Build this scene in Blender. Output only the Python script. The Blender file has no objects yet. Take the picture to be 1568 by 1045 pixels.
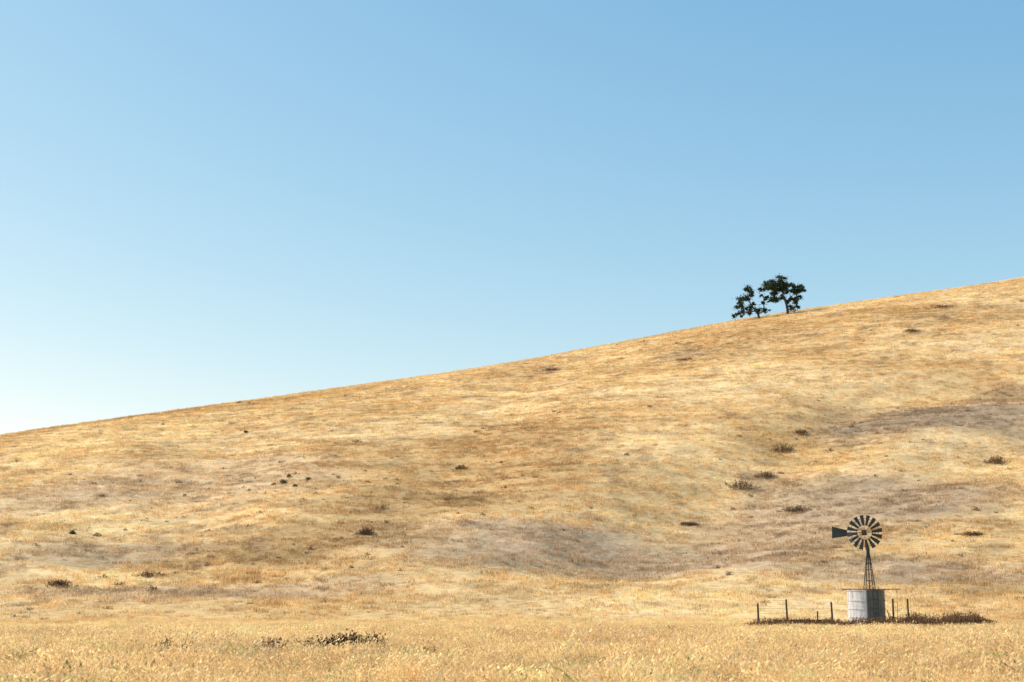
import bpy, bmesh, math, random
import numpy as np
from mathutils import Vector, Matrix
random.seed(7); rng=np.random.default_rng(11)
scene=bpy.context.scene

# ------------------------------------------------------------------ camera
W,Hh=1568.0,1045.0
F=W*50/36
TILT=math.radians(10.27); CAMZ=1.7
cam_d=bpy.data.cameras.new("camera"); cam=bpy.data.objects.new("camera",cam_d)
scene.collection.objects.link(cam); scene.camera=cam
cam_d.lens=50; cam_d.sensor_width=36; cam_d.clip_end=20000
cam.location=(0,0,CAMZ); cam.rotation_euler=(math.radians(90)+TILT,0,0)

def bearing(px,py):
    """survey sighting -> (x/y, z/y) slopes"""
    a=(px-W/2)/F; b=(Hh/2-py)/F
    dy=math.cos(TILT)-b*math.sin(TILT); dz=math.sin(TILT)+b*math.cos(TILT)
    return a/dy, dz/dy

# ------------------------------------------------------------------ noise
def _h(ix,iy,s):
    v=np.sin(ix*127.1+iy*311.7+s*74.7)*43758.5453
    return v-np.floor(v)
def vn(x,y,s=0):
    x=np.asarray(x,float); y=np.asarray(y,float)
    ix=np.floor(x); iy=np.floor(y); fx=x-ix; fy=y-iy
    fx=fx*fx*fx*(fx*(fx*6-15)+10); fy=fy*fy*fy*(fy*(fy*6-15)+10)
    a=_h(ix,iy,s); b=_h(ix+1,iy,s); c=_h(ix,iy+1,s); d=_h(ix+1,iy+1,s)
    return (a*(1-fx)+b*fx)*(1-fy)+(c*(1-fx)+d*fx)*fy
def fbm(x,y,s=0,o=4):
    r=0;a=1;t=0
    for i in range(o):
        r=r+a*vn(x*2**i+i*13.3,y*2**i-i*7.7,s+i); t+=a; a*=.5
    return r/t-0.5
def sstep(a,b,x):
    t=np.clip((x-a)/(b-a),0,1); return t*t*(3-2*t)

# ------------------------------------------------------------------ terrain
D=360.0
sky=[(0,668),(100,651),(200,637),(300,622),(400,608),(500,594),(600,580),(700,566),(800,550),(900,531),(1000,513),(1050,503),(1100,494),(1200,477),(1300,463),(1400,449),(1500,436),(1568,427)]
SX=[];SZ=[]
for p in sky:
    a,b=bearing(p[0],p[1]+4); SX.append(a*D); SZ.append(CAMZ+b*D)
SX=[-1200,-420,-260,-190]+SX+[190,260,400,1200]
sl=(SZ[2]-SZ[0])/(SX[6]-SX[4])
SZ=[10,13,SZ[0]-sl*120,SZ[0]-sl*55]+SZ+[SZ[-1]+10,SZ[-1]+20,SZ[-1]+30,SZ[-1]+30]
def ridge(x):
    s=0
    for o,w in ((-10,.2),(-5,.2),(0,.2),(5,.2),(10,.2)): s=s+w*np.interp(x+o,SX,SZ)
    return s
tt=np.linspace(-0.3,12,4000)
pp=np.interp(tt,[-0.01,0.12,0.4,0.7,0.88,1.0,1.1,1.3,1.7,2.5,4,12],[0,.75,1.22,1.12,.92,.74,.5,.08,-.15,-.12,0,0])
PI=np.concatenate([[0],np.cumsum((pp[1:]+pp[:-1])/2*np.diff(tt))])
PI/=np.interp(1.0,tt,PI)
def H0(x,y):
    x=np.asarray(x,float); y=np.asarray(y,float)
    y0=101+8*fbm(x/60,x*0,3,2)
    t=(y-y0)/(D-y0)
    h=ridge(x)*np.interp(t,tt,PI)
    m=sstep(0.02,.25,t)*(1-sstep(.72,.98,t))
    h=h+m*(3.2*fbm(x/80,y/95,5,2)+1.5*fbm(x/24+y/60,y/34,9,3))
    return h
def loc(px,py,Hf=None):
    Hf=Hf or H0
    a,b=bearing(px,py)
    ys=np.arange(12,420,0.25)
    d=Hf(a*ys,ys)-(CAMZ+b*ys)
    k=np.argmax(d>=0)
    if d[k]<0: k=int(np.argmax(d))
    y=ys[k]; return float(a*y),float(y)
def segd(x,y,pts):
    best=np.full(np.shape(x),1e9)
    for (x0,y0),(x1,y1) in zip(pts[:-1],pts[1:]):
        L=(x1-x0)**2+(y1-y0)**2
        t=np.clip(((x-x0)*(x1-x0)+(y-y0)*(y1-y0))/L,0,1)
        best=np.minimum(best,np.hypot(x-x0-t*(x1-x0),y-y0-t*(y1-y0)))
    return best
gul=[([(1620,585),(1480,592),(1330,612),(1245,650),(1200,690),(1130,742),(1030,800),(930,850)],2.2,9),
     ([(1620,680),(1520,705),(1380,735),(1222,780),(1100,830)],1.1,8),
     ([(700,660),(640,750),(560,814),(470,860)],.8,12),
     ([(860,560),(800,600),(700,717)],.7,8),
     ([(330,690),(300,780),(232,880)],.7,9)]
GUL=[([loc(*p) for p in g],d,w) for g,d,w in gul]
def H(x,y):
    x=np.asarray(x,float); y=np.asarray(y,float)
    h=H0(x,y)
    m=sstep(100,130,y)*(1-sstep(320,350,y))
    wx=x+6*fbm(x/14,y/14,31,3); wy=y+6*fbm(x/14,y/14,37,3)
    for pts,d,w in GUL:
        h=h-m*d*np.exp(-(segd(wx,wy,pts)/w)**2)
    near=sstep(10,25,y)*(1-sstep(500,600,y))
    h=h+near*(0.16*fbm(x/6,y/6,41,3)+0.38*fbm(x/2.6,y/2.6,43,2)*sstep(105,140,y)*(1-.6*sstep(300,350,y)))
    # cattle terracettes following contours
    h=h+0.09*np.sin(h*5.2+4*fbm(x/18,y/18,47,2))*sstep(105,130,y)*(1-sstep(330,350,y))
    return h
def HH(x,y): return float(H(np.array([x]),np.array([y]))[0])
def at(px,py):
    x,y=loc(px,py,H); return x,y,HH(x,y)

# ------------------------------------------------------------------ ground-cover colour (species / dryness map, plus painted backlight on the crest)
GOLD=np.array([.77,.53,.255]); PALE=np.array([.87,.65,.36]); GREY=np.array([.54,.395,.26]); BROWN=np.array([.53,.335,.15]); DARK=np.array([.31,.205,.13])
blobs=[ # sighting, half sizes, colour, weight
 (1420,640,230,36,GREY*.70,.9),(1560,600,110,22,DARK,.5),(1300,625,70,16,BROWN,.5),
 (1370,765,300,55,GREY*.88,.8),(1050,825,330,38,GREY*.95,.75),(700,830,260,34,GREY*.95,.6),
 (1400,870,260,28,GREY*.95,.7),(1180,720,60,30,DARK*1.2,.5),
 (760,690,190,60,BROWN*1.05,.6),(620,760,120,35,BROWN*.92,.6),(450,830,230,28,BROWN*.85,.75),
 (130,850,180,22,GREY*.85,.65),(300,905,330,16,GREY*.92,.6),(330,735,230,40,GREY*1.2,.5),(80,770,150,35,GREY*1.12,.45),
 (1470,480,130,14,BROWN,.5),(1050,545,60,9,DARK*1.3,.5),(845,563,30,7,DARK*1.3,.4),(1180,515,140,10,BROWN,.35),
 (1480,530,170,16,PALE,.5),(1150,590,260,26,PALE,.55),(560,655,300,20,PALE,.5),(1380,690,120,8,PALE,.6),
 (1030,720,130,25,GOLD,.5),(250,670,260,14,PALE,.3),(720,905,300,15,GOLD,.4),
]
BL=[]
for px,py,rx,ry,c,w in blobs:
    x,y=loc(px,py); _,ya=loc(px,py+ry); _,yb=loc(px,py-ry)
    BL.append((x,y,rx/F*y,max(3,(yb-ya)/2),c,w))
def tint(x,y):
    z=H0(x,y)
    c=np.ones((len(x),3))*GOLD
    n=fbm(x/22,y/30,61,4)
    c=c+np.clip(n*1.9,-.55,.5)[:,None]*(PALE-BROWN)*.55
    wx=x+16*fbm(x/20,y/20,63,4); wy=y+22*fbm(x/20,y/20,67,4)
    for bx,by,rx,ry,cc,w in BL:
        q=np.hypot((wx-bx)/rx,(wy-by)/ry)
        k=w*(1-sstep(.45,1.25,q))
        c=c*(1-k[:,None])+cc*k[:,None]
    hill=sstep(100,125,y)
    s=fbm(x/9+y/40,z/1.1,71,4); s2=fbm(x/3.0,z/.45,73,3); s3=fbm(x/3.5,y/3.5,79,3)
    c=c*(1+hill*(.42*s+.38*s2)+.28*s3)[:,None]
    sp=sstep(.17,.30,fbm(x/4.5,y/5,83,3)+.12*fbm(x/50,y/60,89,2))*hill
    c=c*(1-.44*sp[:,None])+DARK*.44*sp[:,None]
    cr=sstep(325,352,y)*.40  # backlit rim of the ridge, painted in as a paler band
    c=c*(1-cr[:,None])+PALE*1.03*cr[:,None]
    ff=1-sstep(80,100,y)
    c=c*(1-ff[:,None]*.75)+(np.array([.76,.545,.27])*(1+.35*fbm(x/5,y/9,91,3))[:,None])*ff[:,None]*.75
    return np.clip(c,.02,.95)

# ------------------------------------------------------------------ materials
def newmat(name):
    m=bpy.data.materials.new(name); m.use_nodes=True; nt=m.node_tree
    for n in list(nt.nodes): nt.nodes.remove(n)
    out=nt.nodes.new('ShaderNodeOutputMaterial'); return m,nt,out
def simple(name,col,rough=.85,metal=0,var=.35,scale=6,bump=0):
    m,nt,out=newmat(name)
    b=nt.nodes.new('ShaderNodeBsdfPrincipled'); b.inputs['Roughness'].default_value=rough; b.inputs['Metallic'].default_value=metal
    b.inputs['Specular IOR Level'].default_value=.25
    tc=nt.nodes.new('ShaderNodeTexCoord'); n=nt.nodes.new('ShaderNodeTexNoise'); n.inputs['Scale'].default_value=scale; n.inputs['Detail'].default_value=6
    r=nt.nodes.new('ShaderNodeValToRGB'); r.color_ramp.elements[0].position=.3; r.color_ramp.elements[1].position=.7
    r.color_ramp.elements[0].color=[c*(1-var) for c in col]+[1]; r.color_ramp.elements[1].color=[min(1,c*(1+var)) for c in col]+[1]
    nt.links.new(tc.outputs['Object'],n.inputs['Vector']); nt.links.new(n.outputs['Fac'],r.inputs['Fac']); nt.links.new(r.outputs['Color'],b.inputs['Base Color'])
    if bump:
        bp=nt.nodes.new('ShaderNodeBump'); bp.inputs['Strength'].default_value=bump; bp.inputs['Distance'].default_value=.05
        nt.links.new(n.outputs['Fac'],bp.inputs['Height']); nt.links.new(bp.outputs['Normal'],b.inputs['Normal'])
    nt.links.new(b.outputs[0],out.inputs[0]); return m
def foliage(name,col=None,var=.4,trans=.35):
    m,nt,out=newmat(name)
    geo=nt.nodes.new('ShaderNodeNewGeometry')
    if col is None:
        a=nt.nodes.new('ShaderNodeAttribute'); a.attribute_type='INSTANCER'; a.attribute_name='tint'; src=a.outputs['Color']
    else:
        a=nt.nodes.new('ShaderNodeRGB'); a.outputs[0].default_value=(*col,1); src=a.outputs[0]
    ad=nt.nodes.new('ShaderNodeMath'); ad.operation='MULTIPLY_ADD'; ad.inputs[1].default_value=var*2; ad.inputs[2].default_value=1-var
    nt.links.new(geo.outputs['Random Per Island'],ad.inputs[0])
    vm=nt.nodes.new('ShaderNodeVectorMath'); vm.operation='SCALE'
    nt.links.new(src,vm.inputs[0]); nt.links.new(ad.outputs[0],vm.inputs['Scale'])
    d=nt.nodes.new('ShaderNodeBsdfDiffuse'); t=nt.nodes.new('ShaderNodeBsdfTranslucent'); mx=nt.nodes.new('ShaderNodeMixShader'); mx.inputs[0].default_value=trans
    nt.links.new(vm.outputs[0],d.inputs[0]); nt.links.new(vm.outputs[0],t.inputs[0])
    nt.links.new(d.outputs[0],mx.inputs[1]); nt.links.new(t.outputs[0],mx.inputs[2]); nt.links.new(mx.outputs[0],out.inputs[0])
    return m
# ground
gm,nt,out=newmat("dry_ground")
b=nt.nodes.new('ShaderNodeBsdfPrincipled'); b.inputs['Roughness'].default_value=1; b.inputs['Specular IOR Level'].default_value=0
at_=nt.nodes.new('ShaderNodeAttribute'); at_.attribute_name='tint'
geo=nt.nodes.new('ShaderNodeNewGeometry')
mp=nt.nodes.new('ShaderNodeVectorMath'); mp.operation='MULTIPLY'; mp.inputs[1].default_value=(.8,.8,3.0)
nt.links.new(geo.outputs['Position'],mp.inputs[0])
n1=nt.nodes.new('ShaderNodeTexNoise'); n1.inputs['Scale'].default_value=1.6; n1.inputs['Detail'].default_value=8; n1.inputs['Roughness'].default_value=.7
nt.links.new(mp.outputs[0],n1.inputs['Vector'])
mr=nt.nodes.new('ShaderNodeMapRange'); mr.inputs['From Min'].default_value=.3; mr.inputs['From Max'].default_value=.7; mr.inputs['To Min'].default_value=.62; mr.inputs['To Max'].default_value=1.25
nt.links.new(n1.outputs['Fac'],mr.inputs['Value'])
vs=nt.nodes.new('ShaderNodeVectorMath'); vs.operation='SCALE'
nt.links.new(at_.outputs['Color'],vs.inputs[0]); nt.links.new(mr.outputs[0],vs.inputs['Scale'])
nt.links.new(vs.outputs[0],b.inputs['Base Color'])
bp=nt.nodes.new('ShaderNodeBump'); bp.inputs['Strength'].default_value=.7; bp.inputs['Distance'].default_value=.25
nt.links.new(n1.outputs['Fac'],bp.inputs['Height']); nt.links.new(bp.outputs['Normal'],b.inputs['Normal'])
nt.links.new(b.outputs[0],out.inputs[0])

# ------------------------------------------------------------------ terrain mesh
def axis(lo,a,bb,hi,st):
    v=list(np.arange(a,bb+.01,st)); s=st; x=bb
    while x<hi: s*=1.18; x+=s; v.append(x)
    s=st; x=a; L=[]
    while x>lo: s*=1.18; x-=s; L.append(x)
    return np.array(L[::-1]+v)
xs=axis(-3500,-200,200,3500,1.0); ys=axis(-1500,15,400,5000,.9)
X,Y=np.meshgrid(xs,ys); Xf,Yf=X.ravel(),Y.ravel(); Zf=H(Xf,Yf)
nx,ny=len(xs),len(ys)
I=np.arange(nx*ny).reshape(ny,nx)
quads=np.stack([I[:-1,:-1],I[:-1,1:],I[1:,1:],I[1:,:-1]],-1).reshape(-1,4)
me=bpy.data.meshes.new("hillside_terrain")
me.vertices.add(nx*ny); me.vertices.foreach_set('co',np.stack([Xf,Yf,Zf],-1).ravel())
me.loops.add(quads.size); me.loops.foreach_set('vertex_index',quads.ravel())
me.polygons.add(len(quads)); me.polygons.foreach_set('loop_start',np.arange(0,quads.size,4)); me.polygons.foreach_set('loop_total',np.full(len(quads),4))
me.update(calc_edges=True); me.polygons.foreach_set('use_smooth',np.ones(len(quads),bool))
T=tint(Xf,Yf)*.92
ca=me.attributes.new('tint','FLOAT_COLOR','POINT'); ca.data.foreach_set('color',np.concatenate([T,np.ones((len(T),1))],1).ravel())
me.materials.append(gm)
ter=bpy.data.objects.new("hillside_terrain",me); scene.collection.objects.link(ter)

# ------------------------------------------------------------------ mesh helpers
def mk(name,verts,faces,mats,parent=None,midx=None,smooth=False):
    m=bpy.data.meshes.new(name); m.from_pydata([tuple(v) for v in verts],[],faces); m.update()
    for k in (mats if isinstance(mats,list) else [mats]): m.materials.append(k)
    if midx is not None: m.polygons.foreach_set('material_index',midx)
    if smooth: m.polygons.foreach_set('use_smooth',[True]*len(m.polygons))
    o=bpy.data.objects.new(name,m); scene.collection.objects.link(o)
    if parent: o.parent=parent
    return o
class B:
    def __init__(s): s.v=[]; s.f=[]; s.m=[]
    def add(s,v,f,m=0):
        o=len(s.v); s.v+= [tuple(a) for a in v]; s.f+=[tuple(i+o for i in q) for q in f]; s.m+=[m]*len(f)
    def tube(s,pts,rad,n=6,m=0,cap=True):
        pts=[Vector(p) for p in pts]; vs=[]
        for i,p in enumerate(pts):
            d=(pts[min(i+1,len(pts)-1)]-pts[max(i-1,0)]).normalized()
            u=d.cross(Vector((0,0,1))); 
            if u.length<.05: u=d.cross(Vector((1,0,0)))
            u.normalize(); w=d.cross(u)
            for k in range(n):
                a=2*math.pi*k/n; vs.append(p+(u*math.cos(a)+w*math.sin(a))*rad[i])
        fs=[]
        for i in range(len(pts)-1):
            for k in range(n): fs.append((i*n+k,i*n+(k+1)%n,(i+1)*n+(k+1)%n,(i+1)*n+k))
        if cap: fs.append(tuple(range(n-1,-1,-1))); fs.append(tuple((len(pts)-1)*n+k for k in range(n)))
        s.add(vs,fs,m)
    def beam(s,a,b,w,m=0): s.tube([a,b],[w*.7,w*.7],4,m)
    def box(s,c,h,m=0,rz=0):
        c=Vector(c); R=Matrix.Rotation(rz,3,'Z'); vs=[c+R@Vector((sx*h[0],sy*h[1],sz*h[2])) for sz in(-1,1) for sy in(-1,1) for sx in(-1,1)]
        s.add(vs,[(0,2,3,1),(4,5,7,6),(0,1,5,4),(2,6,7,3),(0,4,6,2),(1,3,7,5)],m)
    def obj(s,name,mats,parent=None,smooth=False): return mk(name,s.v,s.f,mats,parent,s.m,smooth)

# ------------------------------------------------------------------ grass
def clump(name,n,rad,h0,h1,w,mat,bend=.5,seed=0,heads=0.0):
    r=random.Random(seed); v=[];f=[]
    for i in range(n):
        a=r.uniform(0,6.283); d=rad*math.sqrt(r.random()); x,y=d*math.cos(a),d*math.sin(a)
        h=r.uniform(h0,h1); th=r.uniform(0,6.283); ln=bend*h*r.uniform(.2,1.1)
        dx,dy=math.cos(th)*ln+.12*h,math.sin(th)*ln
        wa=r.uniform(0,3.14); wx,wy=math.cos(wa)*w*.5,math.sin(wa)*w*.5
        o=len(v)
        v+=[(x-wx,y-wy,-.06),(x+wx,y+wy,-.06),(x-wx*.8+dx*.35,y-wy*.8+dy*.35,h*.6),(x+wx*.8+dx*.35,y+wy*.8+dy*.35,h*.6),(x+dx,y+dy,h)]
        f+=[(o,o+1,o+3,o+2),(o+2,o+3,o+4)]
        if r.random()<heads:
            o=len(v); k=w*1.5; hx,hy=x+dx,y+dy
            v+=[(hx-k,hy,h*.93),(hx+k*.3,hy+k,h*1.0),(hx+k*1.2+dx*.2,hy,h*1.1),(hx+dx*.1,hy-k,h*.97)]
            f+=[(o,o+1,o+2,o+3)]
    m=bpy.data.meshes.new(name); m.from_pydata(v,[],f); m.materials.append(mat)
    return bpy.data.objects.new(name,m)
gmat=foliage("dry_grass_blades",None,.30,.42)
def instanced(name,P,rot,scl,kind,tn,coll):
    m=bpy.data.meshes.new(name); n=len(P); m.vertices.add(n); m.vertices.foreach_set('co',P.ravel())
    def A(nm,ty,key,val): a=m.attributes.new(nm,ty,'POINT'); a.data.foreach_set(key,val)
    A('rot','FLOAT_VECTOR','vector',rot.astype(np.float32).ravel()); A('scl','FLOAT','value',scl.astype(np.float32)); A('kind','INT','value',kind.astype(np.int32))
    A('tint','FLOAT_COLOR','color',np.concatenate([tn,np.ones((n,1))],1).astype(np.float32).ravel())
    m.update()
    o=bpy.data.objects.new(name,m); scene.collection.objects.link(o)
    ng=bpy.data.node_groups.new(name+"_nodes",'GeometryNodeTree')
    ng.interface.new_socket("Geometry",in_out='INPUT',socket_type='NodeSocketGeometry'); ng.interface.new_socket("Geometry",in_out='OUTPUT',socket_type='NodeSocketGeometry')
    N=ng.nodes.new; gi=N('NodeGroupInput'); go=N('NodeGroupOutput'); ip=N('GeometryNodeInstanceOnPoints'); ci=N('GeometryNodeCollectionInfo')
    ci.inputs['Collection'].default_value=coll; ci.inputs['Separate Children'].default_value=True; ci.inputs['Reset Children'].default_value=True
    def na(nm,ty): a=N('GeometryNodeInputNamedAttribute'); a.data_type=ty; a.inputs['Name'].default_value=nm; return a.outputs[0]
    L=ng.links.new; L(gi.outputs[0],ip.inputs['Points']); L(ci.outputs[0],ip.inputs['Instance']); ip.inputs['Pick Instance'].default_value=True
    L(na('kind','INT'),ip.inputs['Instance Index']); L(na('rot','FLOAT_VECTOR'),ip.inputs['Rotation']); L(na('scl','FLOAT'),ip.inputs['Scale'])
    L(ip.outputs[0],go.inputs[0])
    md=o.modifiers.new("scatter",'NODES'); md.node_group=ng
    return o
def sample(n,y0,y1,half=.50):
    u=rng.random(n); y=np.sqrt(y0**2+u*(y1**2-y0**2))
    x=(rng.random(n)*2-1)*(half*y+4); return x,y
cf=bpy.data.collections.new("field_grass_clumps")
for i in range(6): cf.objects.link(clump("field_clump_%d"%i,34,.30,.14,.40,.013,gmat,.75,i,.5))
ch=bpy.data.collections.new("hill_grass_clumps")
for i in range(6): ch.objects.link(clump("hill_clump_%d"%i,44,.62,.08,.26,.034,gmat,.8,20+i,0))

# field
x,y=sample(75000,22,106)
keep=rng.random(len(x))<np.clip(.75+1.6*fbm(x/3,y/4,101,3),.25,1); x,y=x[keep],y[keep]
z=H(x,y); n=len(x)
tn=tint(x,y)*(1.10+.16*rng.standard_normal((n,1))+.75*fbm(x/1.3,y/2.6,117,3)[:,None])
gr=(fbm(x/1.6,y/1.6,107,3)>.19)&(y<45)&(rng.random(n)<.30)
tn[gr]=np.array([.40,.40,.15])*(1+.2*rng.standard_normal((gr.sum(),1)))
pl=rng.random(n)<.12; tn[pl]=tn[pl]*.45+np.array([.88,.73,.48])*.55
rot=np.stack([rng.normal(0,.16,n),rng.normal(.08,.16,n),rng.random(n)*6.283],-1)
scl=np.clip(rng.normal(.85,.22,n)+.5*fbm(x/4,y/6,109,2)+.8*fbm(x/1.3,y/2.6,117,3),.35,1.6)*(1-.55*sstep(60,92,y))
instanced("field_dry_grass",np.stack([x,y,z],-1),rot,scl,rng.integers(0,6,n),np.clip(tn,.03,.95),cf)
# hill
x,y=sample(150000,95,372,.47)
k2=np.clip(.62+1.8*fbm(x/6,H0(x,y)/.9,113,4)+.6*fbm(x/3,y/3,114,2),.12,1); keep=rng.random(len(x))<k2*(.55+.45*sstep(95,112,y)); x,y=x[keep],y[keep]
z=H(x,y); n=len(x)
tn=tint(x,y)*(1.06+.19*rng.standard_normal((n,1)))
dk=rng.random(n)<.05+.5*np.clip(fbm(x/5,H0(x,y)/.8,119,3),0,1); tn[dk]*=np.array([.68,.61,.56])
rot=np.stack([rng.normal(.1,.15,n),rng.normal(0,.15,n),rng.random(n)*6.283],-1)
scl=np.clip(rng.normal(.95,.25,n),.4,1.7)*(.65+.35*sstep(98,125,y))
instanced("hill_dry_grass",np.stack([x,y,z],-1),rot,scl,rng.integers(0,6,n),np.clip(tn,.03,.95),ch)

# ------------------------------------------------------------------ weeds and shrubs
def shrub_mesh(name,w,d,h,ns,nl,seed,leaf=.07,up=.6):
    r=random.Random(seed); b=B()
    for i in range(ns):
        x=r.gauss(0,.40)*w; y=r.gauss(0,.40)*d; e=max(.25,1-((x/w)**2+(y/d)**2)*.9)
        hh=h*e*r.uniform(.4,1.1); lx,ly=r.gauss(0,.25)*hh+x*.25,r.gauss(0,.25)*hh
        ww=.012+.01*r.random()
        p0=Vector((x,y,-.1)); p1=Vector((x+lx*.4,y+ly*.4,hh*.55)); p2=Vector((x+lx,y+ly,hh))
        s=Vector((r.uniform(-1,1),r.uniform(-1,1),0)).normalized()*ww
        b.add([p0-s,p0+s,p1-s*.8,p1+s*.8,p2],[(0,1,3,2),(2,3,4)],0)
        for j in range(nl):
            t=r.uniform(.3,1.05); c=p0.lerp(p2,t)+Vector((r.gauss(0,.06),r.gauss(0,.06),r.gauss(0,.04)))
            a=Vector((r.gauss(0,1),r.gauss(0,1),r.gauss(0,up))).normalized()*leaf*r.uniform(.5,1.3); q=a.cross(Vector((r.gauss(0,1),r.gauss(0,1),r.gauss(0,1)))).normalized()*leaf*.45
            b.add([c-a,c+q,c+a,c-q],[(0,1,2,3)],1)
    return b
m_twig=foliage("dry_twig",(.20,.135,.08),.35,.1); m_brown=foliage("shrub_brown_leaves",(.20,.13,.08),.45,.25)
m_green=foliage("shrub_green_leaves",(.10,.125,.055),.45,.3); m_dk=foliage("weed_dark_seedheads",(.09,.055,.035),.45,.15); m_dtwig=foliage("weed_dark_stems",(.09,.06,.04),.35,.1)
m_tuft=foliage("tuft_brown",(.30,.20,.11),.45,.25)
m_reed=foliage("rust_reeds",(.21,.12,.065),.45,.2)
def shrub(px,py,wpx,hpx,green=False,name="dry_shrub",seed=0):
    x,y,z=at(px,py); s=y/F
    w=wpx*s*.5; h=hpx*s
    b=shrub_mesh(name,w,max(w*.6,.5),h,int(60+w*50),5,seed,leaf=.10 if y>100 else .05)
    o=b.obj(name,[m_twig,m_green if green else m_brown]); o.location=(x,y,z); return o
L=[(90,898,38,11),(232,883,50,6),(560,819,28,11),(1135,749,50,17),(1172,732,38,11),(1200,694,50,17),(1226,664,24,7),(1222,784,52,10),(1525,710,38,12),(1055,805,36,6),
   (845,568,28,5),(1053,552,40,4),(1398,509,28,6),(1447,472,54,5),(706,720,24,8),(1490,820,50,5)]
for i,q in enumerate(L): shrub(*q,seed=i)
for i,q in enumerate([(434,741,14,7),(452,746,8,4),(472,736,8,5),(443,731,6,4),(420,743,8,3),(149,821,11,4),(111,818,6,5),(283,761,5,4),(376,663,5,3)]):
    shrub(*q,green=True,name="green_shrub",seed=50+i)
def weeds(px,py,wpx,h,name,seed,n,dy=1.0,mats=None):
    x,y,z=at(px,py); r=random.Random(seed); b=B(); hw=wpx/F*y*.5
    for i in range(n):
        cx=r.uniform(-hw,hw); cy=r.gauss(0,dy); cx+=.15*r.gauss(0,1)
        hh=h*r.uniform(.55,1.1)*(1-.35*abs(cx/hw)); zz=HH(x+cx,y+cy)-z
        for s_ in range(4):
            lx,ly=r.gauss(0,.12),r.gauss(0,.12); p0=Vector((cx,cy,zz-.05)); p2=Vector((cx+lx,cy+ly,zz+hh*r.uniform(.7,1)))
            s=Vector((r.uniform(-1,1),r.uniform(-1,1),0)).normalized()*.01
            b.add([p0-s,p0+s,p2],[(0,1,2)],0)
            for j in range(12):
                c=p0.lerp(p2,r.uniform(.45,1.0))+Vector((r.gauss(0,.022),r.gauss(0,.022),0)); a=Vector((r.gauss(0,.5),r.gauss(0,.5),1)).normalized()*r.uniform(.02,.05); q=Vector((r.gauss(0,1),r.gauss(0,1),0)).normalized()*.018
                b.add([c-a,c+q,c+a,c-q],[(0,1,2,3)],1)
    o=b.obj(name,mats or [m_dtwig,m_dk]); o.location=(x,y,z); return o
weeds(525,1002,118,.74,"dark_weeds",1,78,.3)
weeds(255,1014,52,.68,"dark_weeds",2,24,.3,[m_dtwig,m_reed]); weeds(415,1006,30,.72,"dark_weeds",3,13,.3,[m_dtwig,m_reed]); weeds(655,1010,34,.52,"dark_weeds",4,9,.3,[m_twig,m_tuft]); weeds(1027,972,14,.55,"dark_weeds",5,7,.3,[m_twig,m_tuft])
weeds(576,1002,14,.85,"dark_weeds",6,12,.25)
cw=bpy.data.collections.new("hill_weed_tufts")
for i in range(4):
    b=shrub_mesh("t",.5,.4,.30,18,5,200+i,leaf=.08)
    o=b.obj("weed_tuft_%d"%i,[m_twig,m_tuft if i<3 else m_brown]); scene.collection.objects.unlink(o); cw.objects.link(o)
x,y=sample(5200,104,350,.47)
dn=np.clip(.08+1.7*fbm(x/30,y/35,131,3),.03,1)
a1,b1=loc(330,760); dn=dn+.6*np.exp(-((x-a1)/32)**2-((y-b1)/30)**2)
for px,py in ((640,730),(1180,720),(1450,620),(500,850)):
    a1,b1=loc(px,py); dn=dn+.35*np.exp(-((x-a1)/22)**2-((y-b1)/18)**2)
keep=rng.random(len(x))<dn*.50; x,y=x[keep],y[keep]; n=len(x)
instanced("hill_weeds",np.stack([x,y,H(x,y)],-1),np.stack([0*x,0*x,rng.random(n)*6.28],-1),np.clip(rng.lognormal(-.35,.4,n),.3,1.8),rng.integers(0,4,n),np.ones((n,3))*.1,cw)

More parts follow.
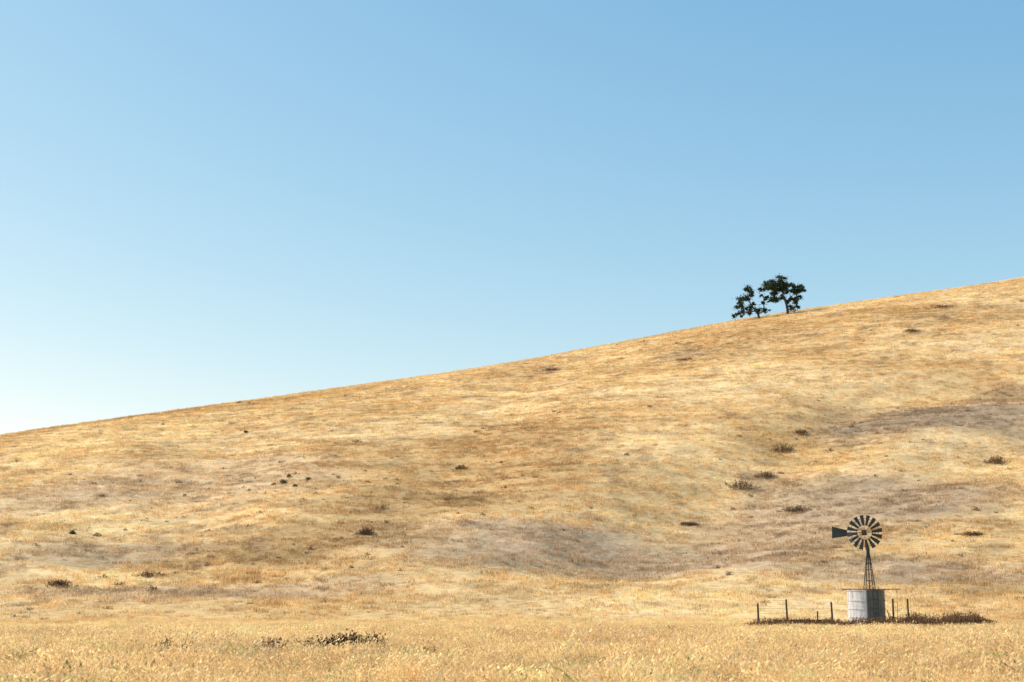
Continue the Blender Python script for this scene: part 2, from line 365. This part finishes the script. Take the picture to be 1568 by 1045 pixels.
# ------------------------------------------------------------------ oak trees on the ridge
m_bark=simple("oak_bark",(.07,.055,.045),.95,0,.3,3)
m_leaf=foliage("oak_leaves",(.050,.068,.034),.5,.2)
def oak(px,py,clumps,trunk,seed,nm="oak_tree"):
    r=random.Random(seed); a,_=bearing(px,py); y=357.5; x=a*y; z=HH(x,y); k=y/F
    nodes=[(Vector((t[0]*k,r.uniform(-.15,.15),t[1]*k)),i-1) for i,t in enumerate(trunk)]
    nodes[0]=(Vector((0,0,-.5)),-1); cnt=[0]*len(nodes)
    cl=sorted([(Vector((c[0]*k,r.gauss(0,1.5),c[1]*k)),c[2]*k*1.12) for c in clumps],key=lambda c:c[0].length)
    ends=[]
    for p,rad in cl:
        best=min(range(1,len(nodes)),key=lambda i:(nodes[i][0]-p).length+.25*max(0,nodes[i][0].z-p.z))
        q=nodes[best][0]; m1=q.lerp(p,.35)+Vector((r.gauss(0,.12),r.gauss(0,.15),r.uniform(-.05,.2))); m2=q.lerp(p,.7)+Vector((r.gauss(0,.1),r.gauss(0,.15),r.uniform(-.05,.15)))
        i0=len(nodes); nodes+= [(m1,best),(m2,i0),(p,i0+1)]; cnt+=[0,0,0]; ends.append((i0+2,rad))
    for e,_ in ends:
        j=e
        while j>=0: cnt[j]+=1; j=nodes[j][1]
    R=lambda i:.02+.052*math.sqrt(max(cnt[i],1))
    b=B()
    for i,(p,pa) in enumerate(nodes):
        if pa>=0:
            r0=R(pa) if pa<len(trunk) and i<len(trunk) else R(i)*1.1
            if pa==0: r0*=1.35
            b.tube([nodes[pa][0],p],[r0,R(i)],7,0)
    for e,rad in ends:
        c=nodes[e][0]
        for j in range(7):
            d=Vector((r.gauss(0,1),r.gauss(0,1),r.gauss(.2,.8))).normalized()*rad*r.uniform(.6,1.1); b.tube([c,c+d*.5+Vector((0,0,.1)),c+d],[.03,.02,.01],3,0,False)
        sub=[c+Vector((r.gauss(0,1),r.gauss(0,1),r.gauss(0,.8)))*rad*.48 for _ in range(9)]
        for j in range(int(420*rad**1.3)+50):
            s=r.choice(sub); q=s+Vector((r.gauss(0,1),r.gauss(0,1),r.gauss(0,.75)))*rad*(.25 if r.random()<.8 else .6)
            sz=r.uniform(.10,.21); a_=Vector((r.gauss(0,1),r.gauss(0,1),r.gauss(0,1))).normalized()*sz; n_=a_.cross(Vector((r.gauss(0,1),r.gauss(0,1),r.gauss(0,1)))).normalized()*sz*.7
            b.add([q-a_,q+n_,q+a_,q-n_],[(0,1,2,3)],1)
    o=b.obj(nm,[m_bark,m_leaf]); o.location=(x,y,z); return o
oak(1206,476,[(-30,46,6),(-22,51,6),(-13,53,6),(-4,52,5),(-33,38,4),(-27,40,5),(-17,43,6),(-9,42,5),(-20,33,5),(-14,25,5),(-22,24,4),(-27,22,3),(-3,36,5),(-6,28,4),(-30,30,3),(-24,46,6),(-10,48,6),(-35,43,4),(-18,37,4),(0,44,5),(-6,46,5),(17,37,3),(-31,50,3),(26,37,2),(20,28,3),(4,53,3),(12,46,3),
  (5,45,4),(10,41,4),(18,42,4),(24,40,4),(14,33,5),(9,27,4),(13,20,5),(9,13,5),(15,12,3),(20,36,3),(2,22,3)],[(0,0),(0,7),(-1,14),(-3,22),(-7,31)],5)
oak(1163,483,[(-22,43,4),(-16,46,4),(-9,43,4),(-27,34,5),(-19,33,5),(-12,36,3),(-31,23,5),(-24,22,5),(-36,15,4),(-40,5,3),(-33,8,3),(-25,12,4),(-13,18,5),(-8,25,3),(1,15,4),(6,24,3),(9,13,4),(-5,10,4),(-16,8,3),(-28,3,2),(9,30,2),(6,40,2)],[(0,0),(-2,6),(-6,13),(-11,20),(-16,28)],9)

# ------------------------------------------------------------------ windmill, tank, trough, fence
YW=97.0
def wx(px,y=YW): return bearing(px,900)[0]*y
def wz(py,y=YW): return CAMZ+bearing(784,py)[1]*y
m_steel=simple("weathered_dark_steel",(.045,.05,.05),.55,.4,.4,5)
m_blade=simple("windmill_blade_steel",(.05,.06,.06),.5,.3,.3,4)
m_wood=simple("weathered_post_wood",(.07,.055,.045),.95,0,.4,9,.4)
m_rust=simple("rusty_iron",(.06,.042,.033),.9,.1,.4,12)
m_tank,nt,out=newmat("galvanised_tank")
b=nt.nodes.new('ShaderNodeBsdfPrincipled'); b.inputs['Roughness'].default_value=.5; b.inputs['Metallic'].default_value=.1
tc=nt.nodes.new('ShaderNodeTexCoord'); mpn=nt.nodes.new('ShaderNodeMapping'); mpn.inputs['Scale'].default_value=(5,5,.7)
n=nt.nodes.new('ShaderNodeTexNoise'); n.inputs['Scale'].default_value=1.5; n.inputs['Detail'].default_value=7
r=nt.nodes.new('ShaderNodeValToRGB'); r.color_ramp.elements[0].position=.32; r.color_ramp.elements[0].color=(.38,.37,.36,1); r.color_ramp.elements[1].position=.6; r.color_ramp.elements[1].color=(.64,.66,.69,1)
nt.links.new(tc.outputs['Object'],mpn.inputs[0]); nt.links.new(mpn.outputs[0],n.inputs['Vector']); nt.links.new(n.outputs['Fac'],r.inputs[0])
# shade on the tank's side away from the sun, painted as darker colour
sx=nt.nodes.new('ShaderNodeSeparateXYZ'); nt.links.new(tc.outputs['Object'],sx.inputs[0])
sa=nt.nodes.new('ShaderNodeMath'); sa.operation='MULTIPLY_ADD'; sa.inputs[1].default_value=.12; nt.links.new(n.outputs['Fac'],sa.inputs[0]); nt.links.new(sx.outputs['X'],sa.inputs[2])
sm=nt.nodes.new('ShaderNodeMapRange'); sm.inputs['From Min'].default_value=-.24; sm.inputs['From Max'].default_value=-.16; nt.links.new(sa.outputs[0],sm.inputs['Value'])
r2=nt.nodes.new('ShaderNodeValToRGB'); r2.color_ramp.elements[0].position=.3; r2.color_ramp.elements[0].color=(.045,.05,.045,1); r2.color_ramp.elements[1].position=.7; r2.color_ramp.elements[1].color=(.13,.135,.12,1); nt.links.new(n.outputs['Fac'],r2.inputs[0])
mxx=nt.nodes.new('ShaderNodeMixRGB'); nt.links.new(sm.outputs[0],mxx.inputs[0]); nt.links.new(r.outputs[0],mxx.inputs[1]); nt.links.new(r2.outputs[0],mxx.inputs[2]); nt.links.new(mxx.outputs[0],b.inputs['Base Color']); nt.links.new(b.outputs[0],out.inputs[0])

def empty(nm,loc_):
    e=bpy.data.objects.new(nm,None); scene.collection.objects.link(e); e.location=loc_; return e
tx=wx(1325.5); g=HH(tx,YW); R=1.22; ht=wz(905)-g
te=empty("water_tank",(tx,YW,g))
b=B(); N=48; prof=[]
k=40
for i in range(k+1):
    zz=-.1+(ht+.1)*i/k; prof.append((R+.012*math.sin(i*math.pi*.8),zz))
prof+= [(R+.04,ht),(R+.04,ht+.05),(R-.05,ht+.05),(R-.05,ht-1.0)]
vs=[(p[0]*math.cos(2*math.pi*j/N),p[0]*math.sin(2*math.pi*j/N),p[1]) for p in prof for j in range(N)]
fs=[(i*N+j,i*N+(j+1)%N,(i+1)*N+(j+1)%N,(i+1)*N+j) for i in range(len(prof)-1) for j in range(N)]
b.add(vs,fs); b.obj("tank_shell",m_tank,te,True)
b=B()
for zz in (.5,1.05,1.6):
    pr=[(R+.012,zz-.03),(R+.035,zz-.03),(R+.035,zz+.03),(R+.012,zz+.03)]
    vs=[(p[0]*math.cos(2*math.pi*j/N),p[0]*math.sin(2*math.pi*j/N),p[1]) for p in pr for j in range(N)]
    fs=[(i*N+j,i*N+(j+1)%N,(i+1)*N+(j+1)%N,(i+1)*N+j) for i in range(3) for j in range(N)]
    b.add(vs,fs)
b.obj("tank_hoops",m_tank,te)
b=B(); vs=[((R-.06)*math.cos(2*math.pi*j/N),(R-.06)*math.sin(2*math.pi*j/N),ht-.35) for j in range(N)]
b.add(vs,[tuple(range(N))]); b.obj("tank_water",simple("tank_water",(.03,.04,.04),.1),te)
b=B(); b.beam((-1.55,-.5,ht+.09),(1.5,-.5,ht+.09),.04); b.beam((-1.5,.5,ht+.09),(2.5,.5,ht+.11),.035); b.beam((2.2,.5,-.1),(2.22,.5,ht+.1),.018)
b.box((.1,0,ht+.10),(.10,1.1,.02)); b.box((.62,0,ht+.10),(.10,1.1,.02)); b.obj("tank_top_planks",m_wood,te)
b=B()
b.beam((.15,-R-.10,-.1),(.15,-R-.10,ht+.25),.025); b.beam((.50,-R-.04,-.1),(.50,-R-.04,ht+.25),.025)
for i in range(6): b.beam((.15,-R-.10,.2+i*.3),(.50,-R-.04,.2+i*.3),.016)
b.tube([(1.25,-.3,.35),(1.55,-.4,.35),(1.6,-.4,-.1)],[.05]*3,8)
b.obj("tank_ladder_and_pipe",m_steel,te)

YM=99.2; mx=wx(1331.5,YM); gz=HH(mx,YM); top=wz(846,YM)-gz
we=empty("windmill",(mx,YM,gz))
b=B(); bw=.56; tw=.07
def leg(sx,sy,t): w=bw+(tw-bw)*t; return Vector((sx*w,sy*w,top*t))
C=[(-1,-1),(1,-1),(1,1),(-1,1)]
for c in C: b.beam(leg(*c,-.03),leg(*c,1),.042)
lv=[0,.22,.42,.6,.76,.9,1]
for i,t in enumerate(lv):
    for j in range(4):
        if t>0: b.beam(leg(*C[j],t),leg(*C[(j+1)%4],t),.024)
        if i<len(lv)-1:
            b.beam(leg(*C[j],t),leg(*C[(j+1)%4],lv[i+1]),.014); b.beam(leg(*C[(j+1)%4],t),leg(*C[j],lv[i+1]),.014)
b.tube([(0,0,0),(0,0,top+.4)],[.035,.035],8)
b.obj("tower",m_steel,we)
b=B(); t8=.84; w8=.20
b.box((0,0,top*t8),(w8,w8,.02)); b.tube([(0,0,top-.35),(0,0,top+.35)],[.13,.11],10); b.obj("tower_cap_and_platform",m_steel,we)
hz=wz(815.5,YM-.5)-gz; hx=wx(1328,YM-.5)-mx
wh=empty("wheel_assembly",(hx,-.42,hz)); wh.parent=we; wh.rotation_euler=(0,0,math.radians(-9))
Rw=1.19
b=B()
NB=16
for i in range(NB):
    a=2*math.pi*(i+.35)/NB; vs=[]; pt=math.radians(28)
    for rr,hw in ((.40*Rw,.055),(.7*Rw,.10),(Rw,.142)):
        for s in (-1,-.33,.33,1):
            da=s*hw; yy=-s*hw*math.tan(pt)-.03*(1-s*s)
            cx,cz=rr*math.cos(a)-da*math.sin(a), rr*math.sin(a)+da*math.cos(a); vs.append((cx,yy,cz))
    fs=[(r_*4+c,r_*4+c+1,(r_+1)*4+c+1,(r_+1)*4+c) for r_ in range(2) for c in range(3)]
    b.add(vs,fs)
b.obj("wheel_blades",m_blade,wh)
b=B()
for rr in (.46*Rw,.80*Rw):
    pts=[(rr*math.cos(2*math.pi*j/32),.06,rr*math.sin(2*math.pi*j/32)) for j in range(33)]; b.tube(pts,[.016]*33,5,0,False)
for j in range(8):
    a=2*math.pi*j/8; b.beam((0,.02,0),(.82*Rw*math.cos(a),.06,.82*Rw*math.sin(a)),.014)
b.tube([(0,-.12,0),(0,.15,0)],[.09,.12],12); b.tube([(0,.15,0),(0,.42,0)],[.06,.06],8); b.box((0,.42,.0),(.16,.22,.17))
b.obj("wheel_hub_and_rims",m_steel,wh)
b=B(); zt=.02
b.beam((0,.45,zt),(-1.35,.45,zt-.02),.03); b.beam((0,.45,zt-.2),(-1.3,.45,zt-.12),.018)
xl=-2.18; xr=-1.14
vs=[(xr,.45,zt+.16),(xl+.02,.45,zt+.42),(xl,.45,zt-.40),(xr,.45,zt-.24)]
vs2=[(v[0],v[1]+.012,v[2]) for v in vs]
b.add(vs+vs2,[(0,1,2,3),(7,6,5,4),(0,4,5,1),(1,5,6,2),(2,6,7,3),(3,7,4,0)])
b.obj("tail_vane",m_blade,wh)

x0,x1=wx(1183,95.3),wx(1272,95.3); cx=(x0+x1)/2; gt=HH(cx,95.3)
tr=empty("water_trough",(cx,95.3,gt)); b=B(); hl=(x1-x0)/2; hh=.34
b.box((0,-.32,hh/2),(hl,.03,hh/2)); b.box((0,.32,hh/2),(hl,.03,hh/2)); b.box((-hl+.03,0,hh/2),(.03,.288,hh/2-.004)); b.box((hl-.03,0,hh/2),(.03,.288,hh/2-.004)); b.box((0,0,.04),(hl-.065,.285,.03))
b.box((0,-.36,hh+.01),(hl+.03,.05,.012)); b.box((0,.36,hh+.01),(hl+.03,.05,.012))
b.obj("trough_body",m_rust,tr)
fe=empty("wire_fence",(wx(1270),YW,0)); ps=[]
for i,(px,pt,pb,yy,wd) in enumerate([(1160,924,956,94.5,.065),(1204,918,952,97.5,.065),(1250,936,952,96.5,.05),(1273,922,954,94.6,.065),(1366,917,950,98.5,.065),(1389,917,952,97,.06)]):
    x_=wx(px,yy); g_=HH(x_,yy); t_=wz(pt,yy); b=B(); lean=random.uniform(-.06,.06)
    b.tube([(x_,yy,g_-.3),(x_+lean*.5,yy,(g_+t_)/2),(x_+lean,yy,t_-.02),(x_+lean,yy,t_)],[wd*1.1,wd,wd*.95,wd*.6],8)
    o=b.obj("fence_post_%d"%i,m_wood,fe); o.matrix_parent_inverse=Matrix.Translation(fe.location).inverted()
    if pt<930: ps.append(Vector((x_,yy,g_)))
b=B()
for q,w_ in ((ps[0],ps[1]),(ps[0],ps[2]),(ps[3],ps[4])):
    for hgt in (.45,.8,1.12):
        mid=(q+w_)/2+Vector((0,0,hgt-.06)); b.tube([q+Vector((0,0,hgt)),mid,w_+Vector((0,0,hgt))],[.005]*3,3)
o=b.obj("fence_wires",m_rust,fe); o.matrix_parent_inverse=Matrix.Translation(fe.location).inverted()
b=B(); bx=wx(1357); 
for i in range(3): b.beam((bx+.05+i*.13,96.4+.1*i,g-.1),(bx-.06+i*.13,96.7,g+.95-i*.18),.05)
b.obj("leaning_boards",m_wood)
def reeds(pxa,pxb,ya,yb,n,h,seed):
    r=random.Random(seed); b=B(); x0,x1=wx(pxa),wx(pxb); i=0
    while i<n:
        u=r.random(); cx=x0+(x1-x0)*u; cy=r.uniform(ya,yb); cx*=cy/YW; e=min(1,4*min(u,1-u)+.3)
        d=float(fbm(np.array([cx/1.3]),np.array([cy/1.3]),151,3)[0])
        if r.random()>.45+2.6*d: 
            i+=.3; continue
        i+=1; zz=HH(cx,cy)
        hh=h*e*r.uniform(.35,1.1)*(1+1.2*d); lx,ly=r.gauss(0,.14),r.gauss(0,.14); s=Vector((r.uniform(-1,1),r.uniform(-1,1),0)).normalized()*.014
        p0=Vector((cx,cy,zz-.05)); p2=Vector((cx+lx,cy+ly,zz+hh)); b.add([p0-s,p0+s,p2],[(0,1,2)],0)
        for j in range(5):
            c=p0.lerp(p2,r.uniform(.4,1.)); a=Vector((r.gauss(0,.6),r.gauss(0,.6),1)).normalized()*r.uniform(.03,.08); q=Vector((r.gauss(0,1),r.gauss(0,1),0)).normalized()*.022
            k=r.random(); b.add([c-a,c+q,c+a,c-q],[(0,1,2,3)],0 if k<.45 else 1 if k<.75 else 2)
    return b.obj("rust_reeds",[m_reed,m_dk,m_brown])
reeds(1138,1300,84,94.6,1600,.50,1); reeds(1285,1400,84,95.0,1300,.50,2); reeds(1372,1518,85,96,3600,.68,3)

# ------------------------------------------------------------------ light
S=Vector((-.95,.24,0)).normalized(); el=math.radians(45)
S=Vector((S.x*math.cos(el),S.y*math.cos(el),math.sin(el)))
sd=bpy.data.lights.new("sun",'SUN'); so=bpy.data.objects.new("sun",sd); scene.collection.objects.link(so)
sd.energy=4.7; sd.angle=math.radians(.5); sd.color=(1,.95,.87); so.rotation_euler=S.to_track_quat('Z','Y').to_euler(); so.location=(-50,20,80)
w=bpy.data.worlds.new("World"); scene.world=w; w.use_nodes=True; nt=w.node_tree
for n in list(nt.nodes): nt.nodes.remove(n)
o=nt.nodes.new('ShaderNodeOutputWorld'); bg=nt.nodes.new('ShaderNodeBackground'); st=nt.nodes.new('ShaderNodeTexSky'); st.sky_type='NISHITA'; st.sun_disc=False
st.sun_elevation=el; st.sun_rotation=math.atan2(S.x,S.y)%(2*math.pi); st.air_density=1.0; st.dust_density=.7; st.ozone_density=1.0; st.altitude=100
# colour response of the sky (film-like per-channel curve)
K=.13
sp=nt.nodes.new('ShaderNodeSeparateColor'); cb=nt.nodes.new('ShaderNodeCombineColor'); nt.links.new(st.outputs[0],sp.inputs[0])
for i,(a_,p_) in enumerate(((1.88,1.26),(1.29,.82),(1.05,.50))):
    m1=nt.nodes.new('ShaderNodeMath'); m1.operation='MULTIPLY'; m1.inputs[1].default_value=K
    m2=nt.nodes.new('ShaderNodeMath'); m2.operation='POWER'; m2.inputs[1].default_value=p_
    m3=nt.nodes.new('ShaderNodeMath'); m3.operation='MULTIPLY'; m3.inputs[1].default_value=a_/K
    nt.links.new(sp.outputs[i],m1.inputs[0]); nt.links.new(m1.outputs[0],m2.inputs[0]); nt.links.new(m2.outputs[0],m3.inputs[0]); nt.links.new(m3.outputs[0],cb.inputs[i])
nt.links.new(cb.outputs[0],bg.inputs[0])
bg.inputs['Strength'].default_value=K
nt.links.new(bg.outputs[0],o.inputs[0])
scene.view_settings.view_transform='Standard'; scene.view_settings.look='None'; scene.view_settings.exposure=0
